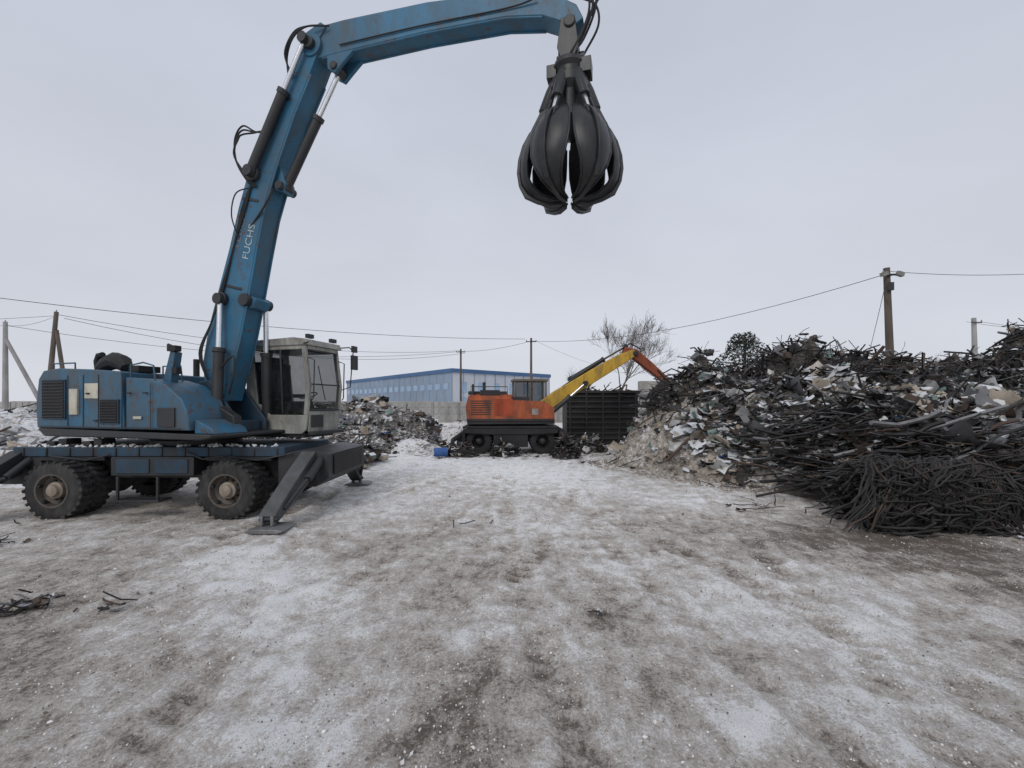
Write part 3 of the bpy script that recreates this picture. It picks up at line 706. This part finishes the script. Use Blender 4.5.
while cnt<560:
    y=U(8.5,17.5); x=U(4.2,min(22,1.3*y+1)); h=HP(x,y)
    if h<.6 or (x<6 and h<1.7) or R()<light_at(x,y,h): continue
    cnt+=1; mt=2 if R()<.65 else (4 if R()<.5 else 3)
    if R()<.6: sheet(mb,(x,y,h+U(0,.12)),U(.3,.85),mt,1.3)
    else: lump(mb,(x,y,h),U(.15,.45),mt)
cnt=0; tries=0
while cnt<4200 and tries<200000:
    tries+=1
    y=U(6.8,17.5); x=U(3.5,min(22,1.3*y+1)); h=HP(x,y)
    if h<.1: continue
    if R()>light_at(x,y,h)*1.2+.05: continue
    cnt+=1
    k=R(); mt=5 if k<.30 else 7 if k<.54 else 3 if k<.80 else 6 if k<.87 else 4 if k<.93 else 2 if k<.994 else 8
    if R()<.78: sheet(mb,(x,y,h+U(0.04,.22)),U(.14,.55)*(2.0 if R()<.16 else 1),mt)
    else: lump(mb,(x,y,h+U(0,.12)),U(.06,.28),mt)
for i in range(2200):
    x=U(2.6,6.8);y=U(10.0,16); h=max(HP(x,y),0)
    if dline(x,y)<-.9: continue
    clod(mb,(x,y,h+.01),U(.015,.09)*U(.4,1),1)
mb.obj('scrap_metal_pile',[COREB,CORED,STEELD,STEELG,RUST,SHW,SHT,SHB,SHBL],recalc=False,ang=40)

# ---- rebar bundle (front right)
mb=MB()
for i in range(820):
    ax=U(5.85,7.6); ay=U(6.75,8.0); az=U(.04,.95)
    a=random.gauss(.1,.4); L=U(.5,1.2)
    d=Vector((math.cos(a),math.sin(a),random.gauss(0,.2))).normalized(); p=Vector((ax,ay,az))-d*L/2; pts=[p]
    for k in range(5):
        d=(d+Vector((random.gauss(0,.25),random.gauss(0,.25),random.gauss(0,.22)))).normalized(); q=pts[-1]+d*L/5
        q.x=max(5.66+U(0,.06),min(7.75,q.x)); q.y=max(6.65,q.y); q.z=max(.02,min(1.06+.05*math.sin(q.x*9),q.z)); pts.append(q)
    pts[0].x=max(5.62,pts[0].x)
    mb.tube(pts,U(.010,.024),5,0)
for i in range(230):
    ax=U(5.65,7.75); pts=[Vector((ax,7.05,U(.9,1.14)))]; sl_=U(-.13,.13)
    for k in range(6): pts.append(pts[-1]+Vector((sl_+U(-.08,.08),-.09 if k<3 else .03,-U(.08,.21))))
    pts=[Vector((p.x,p.y,max(.02,p.z))) for p in pts]; mb.tube(pts,U(.008,.022),5,0 if R()<.93 else 1)
for i in range(14):
    lump(mb,(U(6.0,7.6),U(7.2,7.9),U(.2,.6)),U(.5,.8),0)
mb.obj('rebar_bundle',[STEELD,RUST],recalc=False)

def mound(name,bumps,x0,x1,y0,y1,st,core,nr,ns,nl,weights,rl=(.4,1.4)):
    def Hh(x,y):
        h=-.22
        for a,b_,rx,ry,hh in bumps: h=max(h,-.22+(hh+.22)*math.exp(-(((x-a)/rx)**2+((y-b_)/ry)**2)))
        return h+(.28*FR(x*.9,y*.9,4)+.12*FR(x*3,y*3,4))*min(1,max(0,h+.2))
    mb=MB(); nx_=int((x1-x0)/st); ny_=int((y1-y0)/st)
    for j in range(ny_+1):
        for i in range(nx_+1): mb.v.append((x0+i*st,y0+j*st,Hh(x0+i*st,y0+j*st)))
    for j in range(ny_):
        for i in range(nx_):
            f=(j*(nx_+1)+i,j*(nx_+1)+i+1,(j+1)*(nx_+1)+i+1,(j+1)*(nx_+1)+i)
            if max(mb.v[k][2] for k in f)>-.05: mb.f.append(f); mb.m.append(0)
    def pick():
        for _ in range(200):
            x,y=U(x0,x1),U(y0,y1); h=Hh(x,y)
            if h>.05: return x,y,h
        return x0,y0,0
    mats=[1,2,3,4,5,6,7]
    for i in range(nr):
        x,y,h=pick(); rod(mb,(x,y,h+U(0,.12)),U(*rl),U(.012,.035),random.choices(mats,weights)[0],U(.2,1),.35,4,sides=4)
    for i in range(ns):
        x,y,h=pick(); sheet(mb,(x,y,h+U(0,.1)),U(.15,.6),random.choices(mats,weights)[0])
    for i in range(nl):
        x,y,h=pick(); lump(mb,(x,y,h),U(.08,.35),random.choices(mats,weights)[0])
    return mb.obj(name,[core]+PM,recalc=False,ang=40)
mound('scrap_metal_pile.001',[(-9.2,20.5,3.2,2.0,2.1),(-6.6,20.5,2.3,2.0,2.35),(-4.6,20.5,1.7,1.7,1.6),(-13,21,3,2,1.7)],-17,-.6,17,24,.2,COREG,600,1300,700,[5,7,3,5,.6,2.4,.2],(.3,1.0))
mound('snow_heap',[(-2.5,20.6,1.7,1.2,1.2),(-1.2,22.2,1.6,1.3,1.3),(-7,24,4,1.5,1.8),(1.6,23.2,1.5,1.2,.8),(-4.2,18.6,1.6,.8,.5)],-12,4,17.5,26,.18,CORES,40,100,120,[3,2,1,6,0,2,0],(.2,.8))
mound('snow_heap.001',[(-14.2,12.6,1.9,1.6,1.3),(-12.6,11.8,1.3,1.0,.95),(-17,15,3,2,1.8),(-11.4,12.6,1.6,1.1,.8)],-21,-9.4,9.8,18.5,.18,CORES,100,170,160,[3,2,1.5,5,.1,4,.1])
mound('scrap_metal_pile.002',[(-9.0,14.5,2.6,1.6,1.0),(-6.5,14.8,2.2,1.4,.9),(-12,15.5,2.2,1.4,1.1)],-15,-4.5,12.5,18,.2,COREG,400,500,260,[6,4,3,4,.4,1.6,.2])
mound('scrap_metal_pile.003',[(2.05,16.6,.42,.4,.65)],1,2.9,15.8,17.4,.12,COREB,170,20,10,[8,2,2,0,0,0,0],(.25,.7))
mound('scrap_metal_pile.004',[(-.3,17.3,.7,.4,.32),(-1.9,17.2,.6,.35,.4),(3.3,18.8,.6,.5,.6)],-3,4.5,16.2,20,.12,COREB,170,160,90,[8,3,2,1,0,1,0],(.2,.7))

mb=MB()
for (x,y,n,s) in ((-4.85,4.35,26,.18),(-3.9,4.3,6,.10),(-7.4,6.3,14,.2),(-.6,7.3,3,.25),(.8,4.2,3,.04),(-9.8,7.2,30,.5),(6.9,8.3,30,.5),(2.6,15,14,.3),(-2.3,16.5,20,.6),(5.4,10.8,24,.5),(8.6,6.2,60,.5),(5.2,8.8,10,.5),(.2,17.2,40,.9),(-1.6,17.3,30,.6),(3.2,17.5,30,.6)):
    for i in range(n):
        rod(mb,(x+random.gauss(0,s),y+random.gauss(0,s*.6),.03+R()*.05),U(.1,.5)*(.4+s*1.6),U(.005,.014),random.choice([0,0,0,2,1]),.8,.12,4,.015)
    for i in range(n//3): sheet(mb,(x+random.gauss(0,s),y+random.gauss(0,s*.6),.03),U(.06,.25),random.choice([0,2,1,5]),.3)
mb.obj('loose_scrap',PM,recalc=False)

mb=MB(); k=.62
mb.lathe([(r*k,h*k) for r,h in [(.01,-.42),(.27,-.42),(.29,-.40),(.28,-.15),(.295,-.13),(.28,-.11),(.28,.11),(.295,.13),(.28,.15),(.29,.40),(.27,.42),(.01,.42)]],(-2.75,17.0,.18),(1,.25,0),24,0)
mb.obj('plastic_drum',[SHBL])

H3=empty('scrap_container',(4.5,22.5,0))
mb=MB(); mb.bx((2.75,22,.25),(6.3,22.06,2.6),0); mb.bx((2.75,22.06,.25),(2.81,24,2.6),0); mb.bx((6.24,22.06,.25),(6.3,24,2.6),0); mb.bx((2.81,23.94,.25),(6.24,24,2.6),0)
for k in range(9): mb.bx((2.7,21.93,.3+k*.26),(6.35,21.998,.38+k*.26),1)
for k in range(5): mb.bx((2.85+k*.82,21.90,.25),(2.93+k*.82,21.93,2.66),1)
mb.bx((2.68,21.88,2.6),(6.38,22.1,2.72),1); mb.bx((2.82,22.07,.05),(6.2,23.9,.25),0)
mb.obj('body',[BLACKR,BLACK],H3,bevel=.01)
mb=MB()
for i in range(120): rod(mb,(U(2.9,6.2),U(22.2,23.9),U(2.4,2.8)),U(.5,1.5),U(.015,.04),random.choice([0,0,2]),.6,.3)
mb.obj('contents',PM,H3,recalc=False)

# ------------------------------------------------------------------ walls and buildings
def panel_wall(name,x0,x1,y,h,w=3.0):
    mb=MB(); n=max(1,int(round((x1-x0)/w)))
    for i in range(n):
        a=x0+(x1-x0)*i/n+.04; b_=x0+(x1-x0)*(i+1)/n-.04; ya=y
        mb.bx((a,ya,0),(b_,ya+.16,h+U(-.05,.05)),0)
        for r in range(3):
            for c_ in range(4):
                sx_=(b_-a)/4; mb.bx((a+sx_*c_+.12,ya-.05,.25+r*h/3.2),(a+sx_*(c_+1)-.12,ya-.002,.25+(r+.75)*h/3.2),0)
        mb.bx((b_+.003,ya-.1,0),(b_+.077,ya+.28,h*.95),0)
    return mb.obj(name,[CONC],bevel=.02,smooth=False)
panel_wall('concrete_fence',-75,-3,50,2.4)
panel_wall('concrete_fence.001',-3,8,50,2.4)
mb=MB(); hh=.6
for r in range(6):
    for c_ in range(5):
        if r==5 and c_<1: continue
        x=6.6+c_*1.5+(r%2)*.35; mb.bx((x,29+U(-.03,.03),r*hh+.01),(x+1.46,29.6,(r+1)*hh-.01),0)
mb.obj('concrete_block_wall',[CONC2],bevel=.03,smooth=False)
H4=empty('storage_shed',(34,36,0))
mb=MB(); mb.bx((22.5,33,0),(46,44,4.6),0)
for k in range(8): mb.bx((23.5+k*2.9,32.95,2.4),(24.9+k*2.9,32.997,3.6),1)
mb.obj('walls',[CONC2,BWIN],H4,smooth=False)
mb=MB(); mb.v=[(22,32.4,4.62),(46.5,32.4,4.62),(46.5,38.5,5.5),(22,38.5,5.5),(22,44.6,4.62),(46.5,44.6,4.62)]
mb.v+=[(a,b_,c_+.15) for a,b_,c_ in mb.v]; mb.f=[(0,1,2,3),(3,2,5,4),(6,7,8,9),(9,8,11,10),(0,1,7,6),(4,5,11,10),(0,3,9,6),(3,4,10,9),(1,2,8,7),(2,5,11,8)]; mb.m=[0]*10
mb.obj('roof',[weathered('snowy_roof',(.55,.56,.58),(.4,.4,.41),.3,.9,.4)],H4,smooth=False)
H5=empty('warehouse',(-12.3,90,0))
dirL=Vector((-37,44,0)).normalized(); angL=math.atan2(dirL.y,dirL.x)
W=Matrix.Translation((-12.3,90,0))@Matrix.Rotation(angL,4,'Z')
mb=MB(W); Lf=60;Rt=28;Hb=8.7
mb.bx((0,-Rt,0),(Lf,0,Hb),0)
mb.bx((0,.003,1.2),(Lf,.05,Hb),1)
mb.obj('walls',[BW,weathered('cladding_bluegrey',(.17,.22,.29),(.14,.17,.2),.3,.7,.1)],H5,smooth=False)
mb=MB(W); mb.bx((-.3,-Rt-.3,Hb),(Lf+.3,.3,Hb+.8),0); mb.bx((-.06,-Rt,0),(-.0,-.0,1.2),0); mb.bx((0,0.002,0),(Lf,.06,1.2),0)
mb.obj('blue_parapet',[BB],H5,smooth=False)
mb=MB(W)
for k in range(18): mb.bx((1.2+k*3.3,.054,5.2),(3.2+k*3.3,.13,6.5),0)
for k in range(6): mb.bx((-.1,-3.6-k*4.4,4.6),(-.004,-2.2-k*4.4,6.8),0)
for k in range(6): mb.bx((-.1,-3.6-k*4.4,1.6),(-.004,-2.2-k*4.4,3.6),0)
mb.obj('windows',[BWIN],H5,smooth=False)
mb=MB(W)
for k in range(21): mb.bx((k*3.0-.06,.06,1.2),(k*3.0+.06,.12,Hb),0)
for k in range(11): mb.bx((-.12,-k*2.8-.06,1.2),(-.06,-k*2.8+.06,Hb),0)
mb.obj('cladding_joints',[weathered('joint',(.2,.22,.25),(.15,.16,.17),.3,.7,.2)],H5,smooth=False)

def pole(x,y,h,mat,lean=(0,0),arm=True,lamps=False,brace=None,r=.13,aw=1.1):
    e=empty('utility_pole',(x,y,0)); mb=MB()
    top=Vector((x+lean[0],y+lean[1],h)); mb.tube([(x,y,0),((x+top.x)/2,(y+top.y)/2,h/2),top],[r*1.25,r*1.05,r*.85],10,0)
    if brace: 
        mb.tube([(x+brace[0],y+brace[1],0),top-Vector((0,0,1.4))],[r,r*.8],8,0)
    mb.obj('shaft',[mat],e)
    mb=MB()
    if arm:
        mb.box((top.x,top.y-r-.06,h-.4),(aw,.08,.08),0)
        for k in(-aw*.45,aw*.45):
            mb.lathe([(.02,0),(.05,.03),(.03,.07),(.05,.1),(.03,.14),(.01,.17)],(top.x+k,top.y-r-.06,h-.36),(0,0,1),10,1)
    else:
        mb.lathe([(.02,0),(.05,.03),(.03,.07),(.05,.1),(.03,.14),(.01,.17)],(top.x,top.y,h),(0,0,1),10,1)
    if lamps:
        for s_ in(-1,1):
            mb.tube([(top.x,top.y-.1,h-.45),(top.x+s_*.25,top.y-.3,h-.38)],.03,6,0)
            mb.box((top.x+s_*.4,top.y-.34,h-.40),(.30,.2,.2),1,Matrix.Rotation(s_*.3,3,'Y'))
        mb.bx((top.x-.12,top.y-.32,h-1.2),(top.x+.12,top.y-.2,h-.8),0)
    mb.obj('crossarm_and_fittings',[BLACK,CABW],e)
    return top
pA=pole(19.5,22.5,9.0,WOOD,(-.35,0),True,True,r=.17,aw=.8)
pB=pole(2.0,46,9.0,WOOD,(0,0),True)
pC=pole(30.5,22.5,9.2,WOOD); pD=pole(37.4,35.4,9.0,CPOLE,(-.25,0),True,False,r=.18,aw=.8)
pE=pole(-6.4,55,9.0,WOOD,(0,0),True); pL=pole(-42.6,37,9.0,CPOLE,(0,0),False,False,(4.2,0),r=.17)
pM=pole(-36.1,34,9.2,WOOD,(.9,0),False,False,(1.6,.5),r=.16); pN=pole(-36,22,8.9,WOOD)
pO=pole(52,37,9.0,WOOD)
mb=MB()
def wire(a,b_,sag,dz=0,dx=0,r=.013):
    a=Vector(a)+Vector((dx,0,dz));b_=Vector(b_)+Vector((dx,0,dz)); mb.tube([a+(b_-a)*(k/16)-Vector((0,0,sag*4*(k/16)*(1-k/16))) for k in range(17)],r,4,0)
wire(pB,pA,1.1,-.3,.0,.016); wire(pA,pC,.3,-.15); wire(pB,pN,.9,-.1,-.6,.018)
wire(pE,pM,1.2,-.2,.0,.017); wire(pE,pL,1.5,-.3,0,.017); wire(pE,pB,.3,-.3,0,.017); wire(pD,pO,.5,-.3,-.6); wire(pD,pO,.5,-.3,.6)
wire(pM,pL,.3,-.3); wire(pM,(-70,30,9),.8,-.3); wire(pL,(-80,40,9),.6,-.3); wire(pE,pM,1.8,-.5,.6,.017)
wire(pA,(24,30,4.8),.1,-.6); wire(pB,(18,80,9),.5,-.3,.5)
mb.obj('power_lines',[BLACKR])

def bare_tree(name,x,y,h,spread=1.0,depth=6,seed=1,r0=.16):
    rng=random.Random(seed); mb=MB()
    def br(p,d,L,r,lev):
        pts=[p]; rs=[r]; n=4
        for k in range(n):
            d=(d+Vector((rng.gauss(0,.13),rng.gauss(0,.13),rng.gauss(.03,.07)))).normalized(); pts.append(pts[-1]+d*L/n); rs.append(r*(1-.42*(k+1)/n))
        mb.tube(pts,rs,4 if lev>1 else 7,0,cap=False)
        if lev>=depth: return
        for k in range(rng.choice([3,3,4]) if lev<depth-1 else 4):
            i=rng.randint(1 if lev else 2,n); a=rng.uniform(0,6.283); t=rng.uniform(.35,.8)*spread
            o=d.orthogonal().normalized(); o=Matrix.Rotation(a,3,d)@o
            nd=(d*math.cos(t)+o*math.sin(t)+Vector((0,0,.15))).normalized()
            br(pts[i],nd,L*rng.uniform(.62,.84),max(rs[i]*.62,.010),lev+1)
    br(Vector((x,y,0)),Vector((0,0,1)),h*.34,r0,0)
    return mb.obj(name,[BARK],recalc=False)
bare_tree('bare_tree',11.9,50,14.0,.9,6,3,.2)
bare_tree('bare_tree.001',8.4,54,9,1.0,5,5,.15)
for i,(x,y,h) in enumerate(((47,50,9),(50,52,10),(53,51,8.5),(59,55,9))): bare_tree('bare_tree.%03d'%(i+2),x,y,h,1,5,20+i,.14)
e=empty('conifer_tree',(11.6,22,0)); mb=MB(); mb.tube([(11.6,22,0),(11.65,22,5.5)],[.16,.04],8,0); 
for i in range(60):
    z=U(2.2,5.3); a=U(0,6.28); L=1.5*(1-(z-2)/4.2)+.1; mb.tube([(11.6,22,z),(11.6+math.cos(a)*L,22+math.sin(a)*L,z+.15)],[.025,.008],4,0)
mb.obj('trunk',[BARK],e)
mb=MB()
for i in range(6500):
    z=2.2+R()*3.4; a=U(0,6.28); rad=(1.75*(1-((z-2.2)/3.8)**1.6)+.15)*(1+.25*FR(a*1.3,z*1.4,2))*R()**.45
    if FR(math.cos(a)*rad*2,math.sin(a)*rad*2,z*2)<-.2: continue
    p=Vector((11.6+math.cos(a)*rad,22+math.sin(a)*rad,z)); s=U(.04,.11)
    q=[p+Vector((U(-s,s),U(-s,s),U(-s,s))) for _ in range(3)]; mb.add(q,[(0,1,2)],0)
mb.obj('needles',[PINE],e,recalc=False,smooth=False)

# ------------------------------------------------------------------ world, sun, camera
w=bpy.data.worlds.new('World'); scene.world=w; w.use_nodes=True; nt=w.node_tree
bg=nt.nodes['Background']; sky=N(nt,'ShaderNodeTexSky'); sky.sky_type='NISHITA'; sky.sun_disc=False
sky.sun_elevation=math.radians(40); sky.sun_rotation=math.radians(200)
tc=N(nt,'ShaderNodeTexCoord'); sx=N(nt,'ShaderNodeSeparateXYZ'); nt.links.new(tc.outputs['Generated'],sx.inputs[0])
mp=N(nt,'ShaderNodeMapping'); mp.inputs['Scale'].default_value=(1,1,2.6); nt.links.new(tc.outputs['Generated'],mp.inputs['Vector'])
nz=noise_node(nt,1.4,5,.5,mp.outputs[0],.3)
grad=ramp(nt,sx.outputs[2],[(0.0,(6.6,6.8,7.4)),(.22,(6.2,6.45,7.15)),(.6,(5.6,5.95,6.85)),(1.0,(5.7,6.0,6.8))])
cl=mix(nt,1.0,grad,ramp(nt,nz,[(.3,.95),(.7,1.08)]),'MULTIPLY')
c=mix(nt,.95,sky.outputs[0],cl); nt.links.new(c,bg.inputs['Color']); bg.inputs['Strength'].default_value=.1
sl=bpy.data.lights.new('sun','SUN'); sl.energy=1.1; sl.angle=math.radians(25); sl.color=(1,.95,.89)
so=bpy.data.objects.new('sun',sl); scene.collection.objects.link(so)
so.rotation_euler=(math.radians(50),0,math.radians(-20))
cam=bpy.data.cameras.new('camera'); cam.sensor_width=36; cam.lens=440/1024*36; cam.shift_y=21/1024; cam.clip_end=3000; cam.clip_start=.05
co=bpy.data.objects.new('camera',cam); scene.collection.objects.link(co); co.location=(0,0,2.0); co.rotation_euler=(math.radians(90),0,0); scene.camera=co
